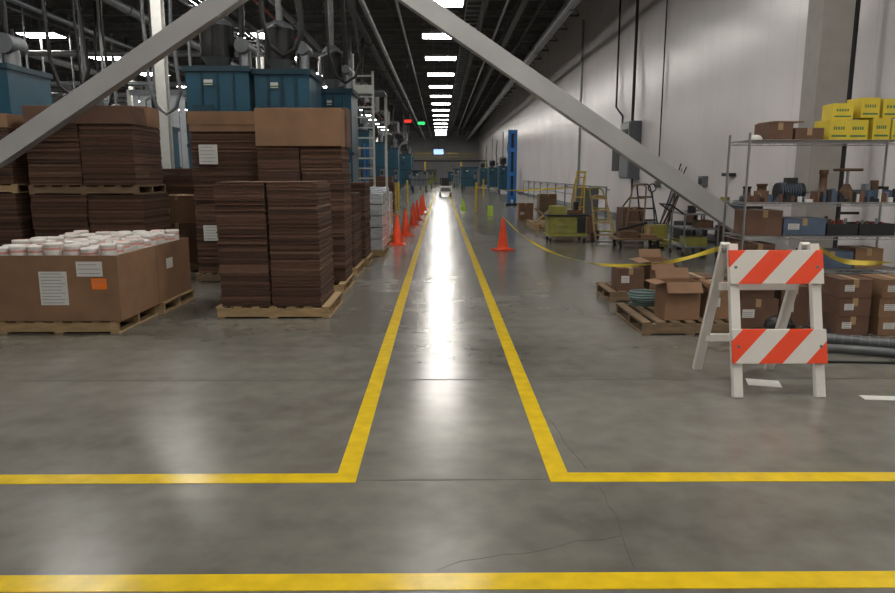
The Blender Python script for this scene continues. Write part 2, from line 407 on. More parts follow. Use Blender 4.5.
for lay in range(2):
  z=.56+lay*.165
  for i in range(7):
    for jx in range(11):
        x=-4.44+i*.178+random.uniform(-.012,.012); y=7.08+jx*.176+random.uniform(-.012,.012)
        if lay==1 and random.random()<.05: continue
        h=.16; zz=z+(random.uniform(-.02,.04) if lay else 0); r=.081
        b.lathe((x,y,zz),[(r*.9,0),(r,.01),(r,h*.58)],'white',12)
        b.lathe((x,y,zz),[(r*1.003,h*.58),(r*1.003,h*.72)],'pink',12)
        b.lathe((x,y,zz),[(r,h*.72),(r*.98,h*.8),(r*1.02,h*.82),(r*1.02,h*.98),(r*.85,h)],'white',12)
        if lay: b.lathe((x,y,zz),[(r*.62,h+.0005),(r*.6,h+.002)],random.choice(('white','white','pink')),12)
for i in range(7):
    for jx in range(11): 
        b.bx(-4.5+i*.172,-4.5+i*.172+.12,7.02+jx*.174,7.02+jx*.174+.12,z0+.016,.56,'white')
b.done()

random.seed(11)
pallet(-2.52,-1.25,7.72,8.75); sheets(-2.46,-1.34,7.74,8.7,PH+.002,1.5,split=2,jit=.010,lean=-.012)
b=B('cardboard_lid_sheet'); b.bx(-2.46,-1.39,7.76,8.68,1.503,1.515,'carddk'); b.done()
pallet(-3.68,-2.62,10.4,11.4,k='wooddk'); sheets(-3.64,-2.66,10.45,11.35,PH+.002,2.2,split=1,labels=((-3.52,-3.25,1.74,2.02),(-3.52,-3.27,.62,.85)))
b=B('cardboard_tray_lid'); b.bx(-3.65,-2.65,10.44,11.36,2.204,2.48,'card'); b.bx(-3.66,-2.64,10.43,11.37,2.3,2.49,'card'); b.done(.004)
pallet(-2.56,-1.30,9.35,10.4,k='wood'); sheets(-2.46,-1.32,9.6,10.38,PH+.002,1.96,split=2)
b=B('cardboard_tray_lid'); b.bx(-2.47,-1.33,9.56,9.95,1.964,2.46,'card');b.bx(-2.44,-1.30,9.98,10.38,1.964,2.5,'carddk'); b.done(.006)
pallet(-6.0,-4.3,10.35,11.4,k='wooddk'); sheets(-5.98,-4.35,10.35,11.35,PH+.002,1.30,split=2); 
pallet(-6.0,-4.4,10.35,11.4,z0=1.304,k='wooddk'); sheets(-5.96,-4.42,10.33,11.35,1.304+PH,2.3,split=2)
b=B('cardboard_tray_lid'); b.bx(-5.96,-4.42,10.33,10.8,2.304,2.56,'carddk'); b.bx(-5.2,-4.42,10.85,11.35,2.304,2.6,'card'); b.done(.006)
pallet(-7.9,-6.15,10.35,11.3,k='wooddk'); sheets(-7.9,-6.2,10.35,11.3,PH+.002,1.32,split=2)
pallet(-7.9,-6.15,10.35,11.3,z0=1.324,k='wood'); sheets(-7.9,-6.2,10.35,11.3,1.324+PH,2.25,split=3); 
b=B('cardboard_tray_lid'); b.bx(-7.9,-6.2,10.35,11.3,2.254,2.45,'card'); b.done(.006)
pallet(-4.7,-3.95,11.6,12.6,k='wooddk'); carton(-4.7,-4.0,11.6,12.5,PH+.003,.8,k='carddk'); carton(-4.65,-4.05,11.65,12.4,.803,1.25)
def stack_on(x0,x1,y0,y1,h,k='wood',**kw):
    pallet(x0-.02,x1+.04,y0,y1,k=k); sheets(x0,x1,y0+.02,y1-.02,PH+.002,h,**kw)
stack_on(-2.35,-1.36,11.0,12.0,1.3,split=2)
stack_on(-2.3,-1.32,12.25,13.2,1.45,split=1)
def wrapped(x0,x1,y0,y1,h):
    pallet(x0,x1,y0,y1)
    b=B('shrink_wrapped_load'); nz=5
    for i in range(nz):
        a=PH+.002+(h-PH)*i/nz; c=PH+(h-PH)*(i+1)/nz
        for q in range(2):
            xa=x0+.02+(x1-x0-.04)*q/2; b.bx(xa,xa+(x1-x0-.04)/2-.01,y0+.02,y1-.02,a,c-.012,'wrap')
    b.bx(x0+.04,x1-.04,y0+.05,y1-.05,h-.01,h+.02,'wrap')
    b.done(.02)
wrapped(-2.1,-1.1,13.6,14.7,1.25); wrapped(-2.15,-1.15,15.2,16.2,1.3); wrapped(-2.3,-1.2,17,18,1.15)
stack_on(-3.9,-2.8,13,14.1,1.5,split=1); stack_on(-5.3,-4.2,13.0,14.0,1.7,split=1)
stack_on(-7.4,-6.2,12.5,13.6,2.0,split=2); stack_on(-9.2,-8.1,12.4,13.5,1.6,split=2)

# ---------------------------------------------------------------- teal machines
def machine(name,x0,x1,y0,y1,h,top=1,z0=0.001,k='teal'):
    b=B(name); w=x1-x0; d=y1-y0; cx,cy=(x0+x1)/2,(y0+y1)/2
    for xx in (x0+.05,x1-.17):
        for yy in (y0+.05,y1-.17): b.bx(xx,xx+.12,yy,yy+.12,z0,z0+.55,'teald')
    b.bx(x0,x1,y0,y1,z0+.55,h,k)
    b.bx(x0-.05,x1+.05,y0-.05,y1+.05,h-.12,h,'teald')
    b.bx(x0-.04,x1+.04,y0-.04,y1+.04,h*.55,h*.55+.08,'teald')
    for q in (.25,.5,.75): b.bx(x0+w*q-.02,x0+w*q+.02,y0-.03,y0,z0+.7,h-.12,'teald')
    b.bx(x0+w*.1,x0+w*.42,y0-.05,y0-.03,h*.6+.3,h*.6+.75,'teald'); b.bx(x0+w*.30,x0+w*.44,y0-.055,y0-.05,h-.42,h-.3,'paper')
    b.bx(x0+w*.30,x0+w*.44,y0-.058,y0-.055,h-.40,h-.37,'green')
    b.bx(x1-.35,x1-.05,y0-.2,y0-.03,1.2,1.9,'greym'); b.bx(x1-.31,x1-.09,y0-.21,y0-.2,1.55,1.8,'ink')
    if top:
        b.cyl((cx-w*.15,cy,h),(cx-w*.15,cy,h+.3),w*.12,'greym',w*.26); b.cyl((cx-w*.15,cy,h+.3),(cx-w*.15,cy,h+1.0),w*.27,'dark'); b.lathe((cx-w*.15,cy,h+1.0),[(w*.28,0),(w*.24,.1),(w*.1,.2),(.02,.22)],'greym')
        for i in range(8):
            a=i*math.pi/4; b.bx(cx-w*.15+w*.27*math.cos(a)-.015,cx-w*.15+w*.27*math.cos(a)+.015,cy+w*.27*math.sin(a)-.015,cy+w*.27*math.sin(a)+.015,h+.3,h+1.0,'black')
        b.cyl((cx+w*.3,cy,h),(cx+w*.3,cy,h+.5),w*.1,'galv'); b.cyl((cx+w*.3,cy-.3,h+.55),(cx+w*.3,cy+.35,h+.55),w*.12,'greym')
        b.tube([(cx+w*.25,cy,h+.6),(cx+w*.27,cy,h+1.4),(cx+w*.2,cy,h+2.2),(cx+w*.3,cy,7.8)],.06,'black')
        b.cyl((cx-w*.15,cy,h+1.15),(cx-w*.15,cy,8.0),.07,'duct',seg=10)
        b.tube([(x0+.1,y0+.1,h),(x0+.1,y0+.1,h+.8),(x0+.5,y0+.1,h+1.0),(x0+.6,cy,h+1.0)],.04,'galv')
    return b.done()
machine('hopper_machine',-5.78,-4.35,16.5,18.2,4.0); machine('hopper_machine',-4.25,-3.0,16.6,18.2,3.95); machine('hopper_machine',-3.25,-2.35,19.0,20.4,3.8)
machine('hopper_machine',-11.9,-9.95,16.8,18.6,4.1); machine('hopper_machine',-14.6,-12.7,18,20,4.1)
machine('hopper_machine',-9.9,-9.3,24,25.5,3.2)
mm=machine('hopper_machine',-6.8,-5.2,28,30,3.6)
base=mm.location.copy()
for x,y,s_ in ((-4,34,1),(-6.2,38.5,1.1),(-4.2,46,.9),(-6,50,1),(-4,56,1),(-5,68,1.1),(-3.6,73,.9),(-4,86,1),(-13,27,1),(-15,34,1.1),(-20,30,1),(-22,38,1),(-14,45,1),(-12,54,1),(-20,48,1.1),(5.2,58,.75),(5.2,70,.8),(5.1,84,.75),(-11.5,39.5,1),(-27,34,1),(-26,46,1)):
    inst(mm,(x,y,base.z),0,(s_*.85,s_*.9,1 if s_>.85 else .62))
for (x,y,z0_,k,r) in ((-2.9,14.9,4.0,'black',.05),(-2.1,18.3,3.9,'black',.035),(-7.6,15.6,3.3,'black',.04),(-6.9,19,3.2,'galv',.05),(-8.9,19.5,3.2,'black',.03),(-10.2,15.5,4.6,'black',.035)):
    b=B('hanging_cable'); b.tube([(x,y,8.4),(x+.02,y,7),(x-.05,y,5.4),(x+.1,y,z0_+.5),(x-.05,y,z0_+.1),(x-.3,y,z0_-.05),(x-.55,y,z0_+.15),(x-.7,y,z0_+.7),(x-.75,y,z0_+2.5),(x-.7,y,8.4)],r,k); b.done()
for i in range(26):
    x=-9.2-random.random()*20; y=21+random.random()*9.5 if i%2 else 32+random.random()*4; zz=1.5+random.random()*3
    b=B('drop_pipe'); b.cyl((x,y,zz),(x,y,8.5),.03+random.random()*.05,random.choice(('galv','column','duct')),seg=8); b.bx(x-.18,x+.18,y-.12,y+.12,zz-.5,zz,random.choice(('greym','dark','teald'))); b.done()
b=B('caged_ladder')
for s_ in (-.28,.28): b.bx(-2.3+s_-.03,-2.3+s_+.03,21.6,21.66,.001,4.6,'ladder')
for i in range(15): b.bx(-2.56,-2.04,21.61,21.65,.25+i*.3,.29+i*.3,'ladder')
b.bx(-2.9,-1.7,21.66,22.9,4.0,4.06,'greym')
for xx in (-2.85,-1.78): b.bx(xx,xx+.07,22.8,22.87,.001,4,'ladder')
b.bx(-2.6,-2.0,21.55,21.6,3.95,4.2,'ladder')
b.done()
b=B('pvc_strip_curtain'); 
for i in range(8): b.bx(-12.3+i*.26,-12.3+i*.26+.24,29.0+(i%2)*.02,29.015+(i%2)*.02,.05,4.7,'wrap')
b.bx(-12.4,-10.1,28.95,29.1,4.7,4.9,'galv'); b.bx(-12.5,-12.4,28.95,29.1,.001,4.9,'column'); b.bx(-10.1,-10,28.95,29.1,.001,4.9,'column'); b.done()
b=B('storage_rack')
for xx in (-3.6,-2.6):
    for yy in (24,25): b.bx(xx,xx+.06,yy,yy+.06,0.001,2.6,'blue')
for zz in (.5,1.3,2.1): b.bx(-3.6,-2.54,24,25.06,zz,zz+.05,'greym')
for zz in (.55,1.35,2.15): b.bx(-3.4,-2.8,24.1,24.9,zz,zz+.4,'card')
b.done()
b=B('safety_bollard'); b.cyl((-2.3,24.4,.001),(-2.3,24.4,1.2),.05,'yenamel'); b.lathe((-2.3,24.4,1.2),[(.05,0),(.04,.03),(.01,.05)],'yenamel'); bo=b.done()
for x,y in ((-1.9,29.5),(-2.0,33),(-1.9,40),(3.0,50),(1.5,30.0)): inst(bo,(x,y,bo.location.z))
b=B('yellow_guard_post'); b.cyl((-6.2,15.0,.001),(-6.2,15.0,2.2),.05,'yenamel'); b.bx(-6.32,-6.08,14.88,15.12,.001,.02,'dark'); b.done()

# ---------------------------------------------------------------- cones
b=B('traffic_cone')
b.bx(-.18,.18,-.18,.18,0.001,.03,'orange'); b.lathe((0,0,0),[(.125,.03),(.12,.05),(.03,.67),(.022,.69)],'orange',24)
b.lathe((0,0,0),[(.14,.03),(.14,.045),(.12,.05)],'orange',24)
cone=b.done(); cz=cone.location.z; cone.location=(-1.0,16,cz)
for x,y in ((-.93,18.4),(-.88,22.3),(-.84,24.8),(-.8,28.5),(-.8,32),(1.32,14.9)): inst(cone,(x,y,cz),random.random()*.5)
b=B('lime_floor_cone'); b.bx(.85,1.15,31.5,31.8,.001,.03,'lime'); b.lathe((1.0,31.65,0),[(.12,.03),(.03,.5),(.02,.52)],'lime'); b.done()
b=B('yellow_wet_floor_sign')
b.beam((1.9,27,0.01),(1.9,27.2,.4),.2,.015,'lime',up=(0,1,0)); b.beam((1.9,27.4,0.01),(1.9,27.2,.4),.2,.015,'lime',up=(0,1,0)); b.done()

# ---------------------------------------------------------------- caution tape
def ribbon(pts,w=.05,name='caution_tape',tw=.35):
    b=B(name); pts=[Vector(p) for p in pts]; P=[]
    n=len(pts)
    for i in range(n-1):
        p0,p1,p2,p3=pts[max(i-1,0)],pts[i],pts[i+1],pts[min(i+2,n-1)]
        for q in range(8):
            t=q/8; P.append(.5*((2*p1)+(-p0+p2)*t+(2*p0-5*p1+4*p2-p3)*t*t+(-p0+3*p1-3*p2+p3)*t**3))
    P.append(pts[-1]); vs=[]
    for i,p in enumerate(P):
        d=(P[min(i+1,len(P)-1)]-P[max(i-1,0)]).normalized(); side=d.cross(Vector((0,0,1))).normalized(); up=side.cross(d)
        a=.9*math.sin(i*tw)+.5; v=(up*math.cos(a)+side*math.sin(a))*w/2; vs+=[p-v,p+v]
    b.add(vs,[(2*i,2*i+1,2*i+3,2*i+2) for i in range(len(P)-1)],'ytape')
    o=b.done(); s=o.modifiers.new('thick','SOLIDIFY'); s.thickness=.001
    return o
ribbon([(1.32,14.9,.70),(1.55,13.5,.45),(1.85,11.9,.30),(2.08,9.9,.36),(2.12,8.3,.52),(2.2,7.2,.68),(2.2,6.3,.84),(2.16,5.27,1.06)],w=.036)
ribbon([(2.78,5.18,1.07),(3.3,5.7,.90),(3.9,6.3,.80),(4.6,6.9,.74),(5.2,7.5,.72),(5.6,8.2,.74)],w=.045)
ribbon([(1.5,29.95,1.05),(3.0,29.7,.92),(4.6,29.9,.98),(6.28,30.0,1.1)],w=.06)

# ---------------------------------------------------------------- barricade
b=B('a_frame_barricade'); hx0,hx1=2.15,2.75
yt=5.16; 
for x in (hx0,hx1):
    b.beam((x,4.86,.001),(x,yt-.02,1.09),.07,.045,'brd',up=(0,1,0))
    b.beam((x-.02,5.62,.001),(x-.02,yt+.045,1.09),.07,.045,'brd',up=(0,1,0))
    b.cyl((x-.05,yt+.01,1.04),(x+.05,yt+.01,1.04),.02,'galv',seg=8)
def fy(z): return 4.86+(yt-.02-4.86)*z/1.09
def board(zc,h,x0,x1,k):
    y0=fy(zc-h/2)-.04; y1=fy(zc+h/2)-.04
    vs=[]
    for y_,z_ in ((y0,zc-h/2),(y1,zc+h/2)):
        for dy in (-.012,.012):
            for x in (x0,x1): vs.append((x,y_+dy,z_))
    b.add(vs,[(0,1,5,4),(2,6,7,3),(0,2,3,1),(4,5,7,6),(0,4,6,2),(1,3,7,5)],k)
board(.93,.24,hx0-.045,hx1+.045,'stripe'); board(.37,.24,hx0-.045,hx1+.045,'stripe')
for zc in (.93,.37):
    for x in (hx0,hx1): b.cyl((x,fy(zc)-.055,zc),(x,fy(zc)-.045,zc),.012,'greym',seg=8)
b.beam((hx0-.02,5.49,.30),(hx1-.02,5.49,.30),.03,.06,'brd'); b.beam((hx0-.02,5.30,.75),(hx1-.02,5.30,.75),.03,.06,'brd')
b.done(.004)

# ---------------------------------------------------------------- wire rack
rx0,rx1,ry0,ry1=3.42,5.3,7.9,8.45
b=B('wire_shelving_rack')
for x in (rx0,rx1):
    for y in (ry0,ry1):
        b.cyl((x,y,.02),(x,y,2.05),.0145,'chrome',seg=10); b.cyl((x,y,.001),(x,y,.03),.022,'dark',seg=10)
shz=(.16,.52,.9,1.28,1.97)
for z in shz:
    for y in (ry0,ry1):
        for dz in (0,-.035): b.cyl((rx0,y,z+dz),(rx1,y,z+dz),.0055,'chrome',seg=6)
        n=26
        for i in range(n):
            xa=rx0+(rx1-rx0)*i/n; xb=rx0+(rx1-rx0)*(i+1)/n; b.beam((xa,y,z-(i%2)*.035),(xb,y,z-((i+1)%2)*.035),.004,.004,'chrome')
    for x in (rx0,rx1):
        for dz in (0,-.035): b.cyl((x,ry0,z+dz),(x,ry1,z+dz),.005,'chrome',seg=6)
    n=70
    for i in range(1,n):
        x=rx0+(rx1-rx0)*i/n; b.beam((x,ry0,z+.003),(x,ry1,z+.003),.004,.004,'chrome')
    b.beam((rx0,(ry0+ry1)/2,z-.003),(rx1,(ry0+ry1)/2,z-.003),.006,.006,'chrome')
b.done()
zs=1.97+.007
carton(3.66,3.94,8.0,8.35,zs,zs+.19,k='carddk',label=False); carton(3.96,4.28,7.98,8.35,zs,zs+.13,k='carddk',label=False)
b=B('flattened_cardboard'); b.bx(3.7,4.05,7.99,8.36,zs+.194,zs+.205,'card',rz=.05); b.done()
b=B('cloth_rag')
b.lathe((3.58,8.12,zs),[(.07,0),(.075,.02),(.05,.05),(.02,.06)],'paper',9); b.done()
def ycarton(x0,x1,y0,y1,z0,z1,rz=0):
    b=B('yellow_printed_carton'); pv=((x0+x1)/2,(y0+y1)/2,0); b.bx(x0,x1,y0,y1,z0,z1,'ybox',rz=rz,piv=pv)
    h=z1-z0; b.bx(x0+.02,x1-.02,y0-.0015,y0,z0+h*.15,z0+h*.24,'green',rz=rz,piv=pv); 
    n=5
    for i in range(n):
        xa=x0+.04+(x1-x0-.08)*i/n; b.bx(xa,xa+(x1-x0)*.08,y0-.0015,y0,z0+h*.5,z0+h*.66,'green',rz=rz,piv=pv)
    b.bx(x0+.003,x1-.003,(y0+y1)/2-.002,(y0+y1)/2+.002,z1,z1+.001,'ink',rz=rz,piv=pv)
    b.done(.004)
ycarton(4.34,4.56,8.0,8.3,zs,zs+.22,.08); ycarton(4.59,4.80,8.02,8.3,zs,zs+.22,-.06); ycarton(4.83,5.03,8.0,8.3,zs,zs+.24,.04); ycarton(5.06,5.27,8.0,8.3,zs,zs+.22,-.03)
ycarton(4.40,4.62,8.02,8.3,zs+.223,zs+.40,-.1); ycarton(4.68,4.90,8.02,8.28,zs+.243,zs+.46,.1); ycarton(4.95,5.2,8.02,8.28,zs+.243,zs+.45,-.04)
zs=1.28+.007
def flange(x,y,z,r,h,k):
    b=B('pipe_flange'); b.lathe((x,y,z),[(r,0),(r,h*.3),(r*.55,h*.32),(r*.5,h*.85),(r*.62,h*.87),(r*.62,h)],k,20)
    for i in range(6):
        a=i*math.pi/3; b.cyl((x+r*.8*math.cos(a),y+r*.8*math.sin(a),z+h*.3),(x+r*.8*math.cos(a),y+r*.8*math.sin(a),z+h*.4),r*.09,'galv',seg=6)
    b.done()
flange(3.56,8.2,zs,.08,.17,'dark'); flange(3.74,8.22,zs,.1,.2,'brownp'); flange(4.44,8.2,zs,.08,.36,'brownp')
b=B('electric_motor'); b.cyl((3.9,8.2,zs+.11),(4.2,8.2,zs+.11),.1,'dark',seg=20); b.cyl((4.2,8.2,zs+.11),(4.28,8.2,zs+.11),.02,'galv'); b.bx(3.94,4.16,8.12,8.28,zs,zs+.03,'dark'); b.bx(4.0,4.12,8.15,8.25,zs+.2,zs+.27,'dark')
for i in range(8): b.cyl((3.93+i*.03,8.2,zs+.11),(3.94+i*.03,8.2,zs+.11),.108,'bluegrey',seg=20)
b.done()
b=B('valve_handwheel'); b.torus((4.72,8.2,zs+.36),.14,.016,'brownp'); 
for i in range(3):
    a=i*math.pi/3; b.beam((4.72+.14*math.cos(a),8.2+.14*math.sin(a),zs+.36),(4.72-.14*math.cos(a),8.2-.14*math.sin(a),zs+.36),.014,.014,'brownp')
b.cyl((4.72,8.2,zs+.1),(4.72,8.2,zs+.38),.018,'galv'); b.lathe((4.72,8.2,zs),[(.1,0),(.1,.03),(.06,.05),(.07,.12),(.03,.2)],'brownp'); b.done()
b=B('parts_bin'); b.bx(4.9,5.22,8.12,8.38,zs,zs+.01,'bluegrey')
for a in ((4.9,5.22,8.12,8.13),(4.9,5.22,8.37,8.38),(4.9,4.91,8.13,8.37),(5.21,5.22,8.13,8.37)): b.bx(*a,zs+.01,zs+.13,'bluegrey')
b.bx(4.95,5.0,8.2,8.3,zs+.01,zs+.2,'galv'); b.cyl((5.07,8.25,zs+.01),(5.07,8.25,zs+.24),.045,'brownp'); b.bx(5.12,5.19,8.16,8.34,zs+.01,zs+.17,'dark'); b.done()
b=B('small_parts_heap')
for i in range(42):
    x=3.47+i*.0415; y=7.94+random.random()*.03; r=.015+random.random()*.018; h=.03+random.random()*.12
    b.cyl((x,y,zs),(x,y,zs+h),r,random.choice(('brownp','galv','dark','bluegrey','dark','white','carddk')),seg=10)
b.done()
random.seed(5)
for zi in (0,1,2):
    zs=shz[zi]+.007; x=3.5
    while x<5.1:
        w=.22+random.random()*.28; w=min(w,5.26-x); h=.14+random.random()*.15
        if random.random()<.6: carton(x,x+w,7.98,8.36,zs,zs+h,k=random.choice(('card','carddk','carddk','brownp','bluegrey')),label=random.random()<.3)
        else:
            b=B('storage_bin'); c=random.choice(('bluegrey','dark','dark')); b.bx(x,x+w,7.98,8.36,zs,zs+.01,c); b.bx(x,x+w,7.98,7.99,zs+.01,zs+.13,c); b.bx(x,x+w,8.35,8.36,zs+.01,zs+.13,c); b.bx(x,x+.01,7.99,8.35,zs+.01,zs+.13,c); b.bx(x+w-.01,x+w,7.99,8.35,zs+.01,zs+.13,c)
            for q in range(6): b.cyl((x+.04+q*(w-.08)/6,8.1,zs+.01),(x+.06+q*(w-.08)/6,8.13,zs+.14+random.random()*.08),.018,random.choice(('brownp','galv','red')),seg=8)
            b.done()
        x+=w+.02

# floor boxes right
for z0_,rz in ((.002,0),(.19,.03),(.38,-.02)):
    carton(3.98,4.30,6.85,7.2,z0_,z0_+.185,rz=rz,k='carddk'); carton(4.38,4.76,6.82,7.25,z0_,z0_+.185,rz=-rz,k='card')
carton(3.12,3.55,7.2,7.6,.002,.3,k='carddk'); carton(3.15,3.5,7.22,7.58,.303,.55,open_=True,label=False,k='carddk'); carton(3.62,3.92,7.3,7.7,.002,.42,k='carddk')
pallet(2.02,3.0,6.85,7.95,k='wooddk'); carton(2.26,2.62,6.95,7.25,PH+.002,.52,k='card',open_=True,label=False,rz=.05); carton(2.72,2.98,7.0,7.3,PH+.002,.5,k='card')
carton(2.64,2.98,7.42,7.85,PH+.002,.5,k='carddk')
pallet(2.13,2.98,8.7,9.5,k='wooddk'); carton(2.24,2.58,8.78,9.1,PH+.002,.42,k='carddk'); carton(2.66,2.95,8.8,9.3,PH+.002,.5,k='card',open_=True,label=False)
b=B('coiled_hose')
pts=[]
for i in range(6*20):
    a=2*math.pi*i/20; R=.17+.02*math.sin(i*.37); pts.append((2.28+R*math.cos(a),7.65+R*math.sin(a)*.9,PH+.03+i/20*.026))
b.tube(pts,.013,'hose'); b.done()
b=B('flexible_duct_hose')
pts=[(3.0+2.0*t,6.38+.14*math.sin(t*7),.055) for t in [q/60 for q in range(61)]]
b.tube(pts,.05,'duct2',12)
for q in range(2,59,2):
    p=Vector(pts[q]); d=(Vector(pts[q+1])-Vector(pts[q-1])).normalized(); b.cyl(p-d*.006,p+d*.006,.0535,'greym',seg=12)
b.done()
b=B('flexible_duct_hose')
pts=[(3.3+1.6*t,6.02+.12*math.sin(t*6+1),.045) for t in [q/40 for q in range(41)]]
b.tube(pts,.04,'duct2',12); b.done()
def bagm(x,y,r,h):
    b=B('black_trash_bag'); vs=[];seg=20;rings=10
    for i in range(rings+1):
        t=i/rings; rr=r*(math.sin(math.pi*min(1,.12+t*.88))**.6)*(1 if t<.85 else .5); z=.002+h*t
        for j_ in range(seg):
            a=2*math.pi*j_/seg; q=1+.1*math.sin(5*a+i)+.06*random.uniform(-1,1); vs.append((x+rr*q*math.cos(a),y+rr*q*math.sin(a)*.8,z))
    fs=[(i*seg+j_,i*seg+(j_+1)%seg,(i+1)*seg+(j_+1)%seg,(i+1)*seg+j_) for i in range(rings) for j_ in range(seg)]
    fs.append(tuple(range(seg))[::-1]); b.add(vs,fs,'bag',True); b.add(vs[-seg:],[tuple(range(seg))],'bag'); b.done()
bagm(3.7,6.72,.15,.14); bagm(3.4,6.85,.14,.22)
b=B('paper_sheet'); b.bx(2.38,2.62,5.12,5.3,.0015,.004,'paper',rz=-.3); b.done()
b=B('paper_sheet'); b.bx(3.05,3.4,4.78,4.88,.0015,.004,'paper',rz=-.1); b.done()
b=B('black_floor_cable'); b.tube([(3.0,6.15,.012),(3.3,5.8,.012),(3.9,5.75,.012),(4.4,5.85,.012),(5.0,5.75,.012)],.011,'black'); b.done()

# ---------------------------------------------------------------- equipment by the wall
b=B('tool_cabinet_cart'); x0,x1,y0,y1=2.5,3.45,16.4,17.1
for x in (x0+.08,x1-.08):
    for y in (y0+.08,y1-.08): b.cyl((x-.02,y,.06),(x+.02,y,.06),.058,'black'); b.bx(x-.03,x+.03,y-.03,y+.03,.1,.15,'galv')
b.bx(x0,x1,y0,y1,.15,.2,'olive'); b.bx(x0+.03,x1-.03,y0+.03,y1-.03,.2,.62,'olive')
for i in range(3): b.bx(x0+.06,x1-.3,y0+.01,y0+.03,.23+i*.13,.34+i*.13,'olive'); b.bx(x0+.2,x1-.5,y0-.01,y0+.01,.30+i*.13,.31+i*.13,'galv')
b.bx(x1-.26,x1-.06,y0+.0,y0+.03,.24,.6,'dark')
b.bx(x0-.02,x1+.02,y0-.02,y1+.02,.62,.66,'dark'); b.bx(x0+.1,x0+.45,y0+.1,y1-.1,.66,.85,'olive'); b.bx(x0+.55,x1-.1,y0+.2,y1-.1,.66,.76,'brownp'); b.cyl((x0+.7,y0+.3,.76),(x0+.7,y0+.3,.95),.06,'dark'); b.done(.008)
def handtruck(x,y,k,lean=.25,h=1.25,side=0):
    b=B('hand_truck')
    def q(xx,zz): return (x+xx+side*zz/h,y+lean*zz/h,zz)
    for s_ in (-.2,.2): b.tube([q(s_,.08),q(s_,h*.5),q(s_*.8,h)],.02,k)
    b.tube([q(-.16,h),(x-.1+side,y+lean+.04,h+.05),(x+.1+side,y+lean+.04,h+.05),q(.16,h)],.02,k)
    for i in range(4): 
        zz=.2+i*.28; b.beam(q(-.2,zz),q(.2,zz),.02,.04,k)
    b.bx(x-.22,x+.22,y-.24,y,.06,.075,'galv')
    for s_ in (-.26,.26): b.cyl((x+s_-.025,y+.1,.122),(x+s_+.025,y+.1,.122),.12,'black'); b.cyl((x+s_-.03,y+.1,.122),(x+s_+.03,y+.1,.122),.05,'red')
    b.done()
handtruck(3.8,16.2,'wood',side=-.12,h=1.05); handtruck(4.5,16.4,'wooddk',side=.18,h=1.3); handtruck(5.2,17.2,'dark',h=1.3,side=-.2); handtruck(4.15,17.3,'olive',h=1.2,side=-.3)
b=B('platform_cart'); x0,x1,y0,y1=3.75,4.75,14.9,15.6
for x in (x0+.1,x1-.1):
    for y in (y0+.08,y1-.08): b.cyl((x-.02,y,.07),(x+.02,y,.07),.068,'black'); b.bx(x-.03,x+.03,y-.03,y+.03,.12,.2,'dark')
for i in range(6): b.bx(x0,x1,y0+i*.117,y0+i*.117+.105,.2,.24,'wooddk')
b.bx(x0+.1,x0+.5,y0+.1,y0+.5,.24,.38,'brownp'); b.bx(x0+.55,x1-.1,y0+.15,y0+.55,.24,.3,'card'); b.beam((x0+.1,y0+.3,.4),(x0+.75,y0+.4,.55),.05,.05,'dark'); b.cyl((x0+.8,y0+.35,.3),(x0+.8,y0+.35,.5),.07,'wood')
b.done()
b=B('hand_pallet_jack')
for q in (-.18,.18): b.bx(4.95+q-.07,4.95+q+.07,14.9,16.0,.07,.13,'olive'); b.cyl((4.95+q-.04,15.05,.04),(4.95+q+.04,15.05,.04),.038,'black')
b.bx(4.72,5.18,16.0,16.25,.1,.45,'olive'); b.cyl((4.88,16.1,.09),(5.02,16.1,.09),.088,'black'); b.tube([(4.95,16.2,.45),(4.95,16.4,.9),(4.95,16.55,1.2)],.02,'dark'); b.torus((4.95,16.55,1.28),.09,.015,'dark','Y'); b.done()
b=B('push_cart'); x0,x1,y0,y1=4.62,5.3,13.3,14.1
for x in (x0,x1-.03):
    for y in (y0,y1-.03): b.bx(x,x+.03,y,y+.03,.13,.86,'galv'); b.cyl((x,y+.015,.065),(x+.03,y+.015,.065),.062,'black')
for zz in (.2,.55,.83): b.bx(x0,x1,y0,y1,zz,zz+.03,'galv')
b.tube([(x0,y0+.05,.85),(x0-.25,y0+.05,1.02),(x0-.25,y1-.05,1.02),(x0,y1-.05,.85)],.018,'black')
b.cyl((x0+.2,y0+.2,.86),(x0+.2,y0+.2,1.0),.08,'dark'); b.bx(x0+.1,x0+.5,y0+.1,y0+.5,.23,.4,'olive'); b.bx(x0+.3,x0+.6,y0+.1,y0+.4,.58,.72,'brownp'); b.done()
b=B('workbench'); x0,x1,y0,y1=5.35,6.25,13.2,14.9
for x in (x0,x1-.06):
    for y in (y0,y1-.06): b.bx(x,x+.06,y,y+.06,.001,.8,'dark')
b.bx(x0-.03,x1,y0-.03,y1+.03,.8,.86,'wooddk'); b.bx(x0,x1,y0,y1,.25,.29,'dark'); b.bx(x0+.1,x0+.6,y0+.2,y0+.7,.29,.6,'brownp')
b.bx(x0+.1,x0+.4,y0+.1,y0+.35,.86,1.05,'bluegrey'); b.bx(x0+.5,x0+.75,y0+.1,y0+.3,.86,1.0,'dark'); b.cyl((x0+.3,y0+.8,.86),(x0+.3,y0+.8,1.15),.09,'olive'); b.cyl((x0+.62,y0+1,.86),(x0+.62,y0+1,1.08),.07,'greym'); b.done()
b=B('step_ladder'); lx=4.2
for s_ in (-.17,.17): b.beam((lx+s_,21.5,.001),(lx+.12+s_*.7,21.85,1.65),.03,.06,'yenamel',up=(0,1,0)); b.beam((lx+s_,22.4,.001),(lx+.12+s_*.7,21.95,1.6),.03,.04,'yenamel',up=(0,1,0))
for i in range(5): b.bx(lx-.14+.024*i,lx+.17+.02*i,21.5+.06*i-.02,21.5+.06*i+.08,.28+i*.3,.31+i*.3,'yenamel')
b.bx(lx-.03,lx+.27,21.8,22.0,1.63,1.68,'yenamel'); b.done()
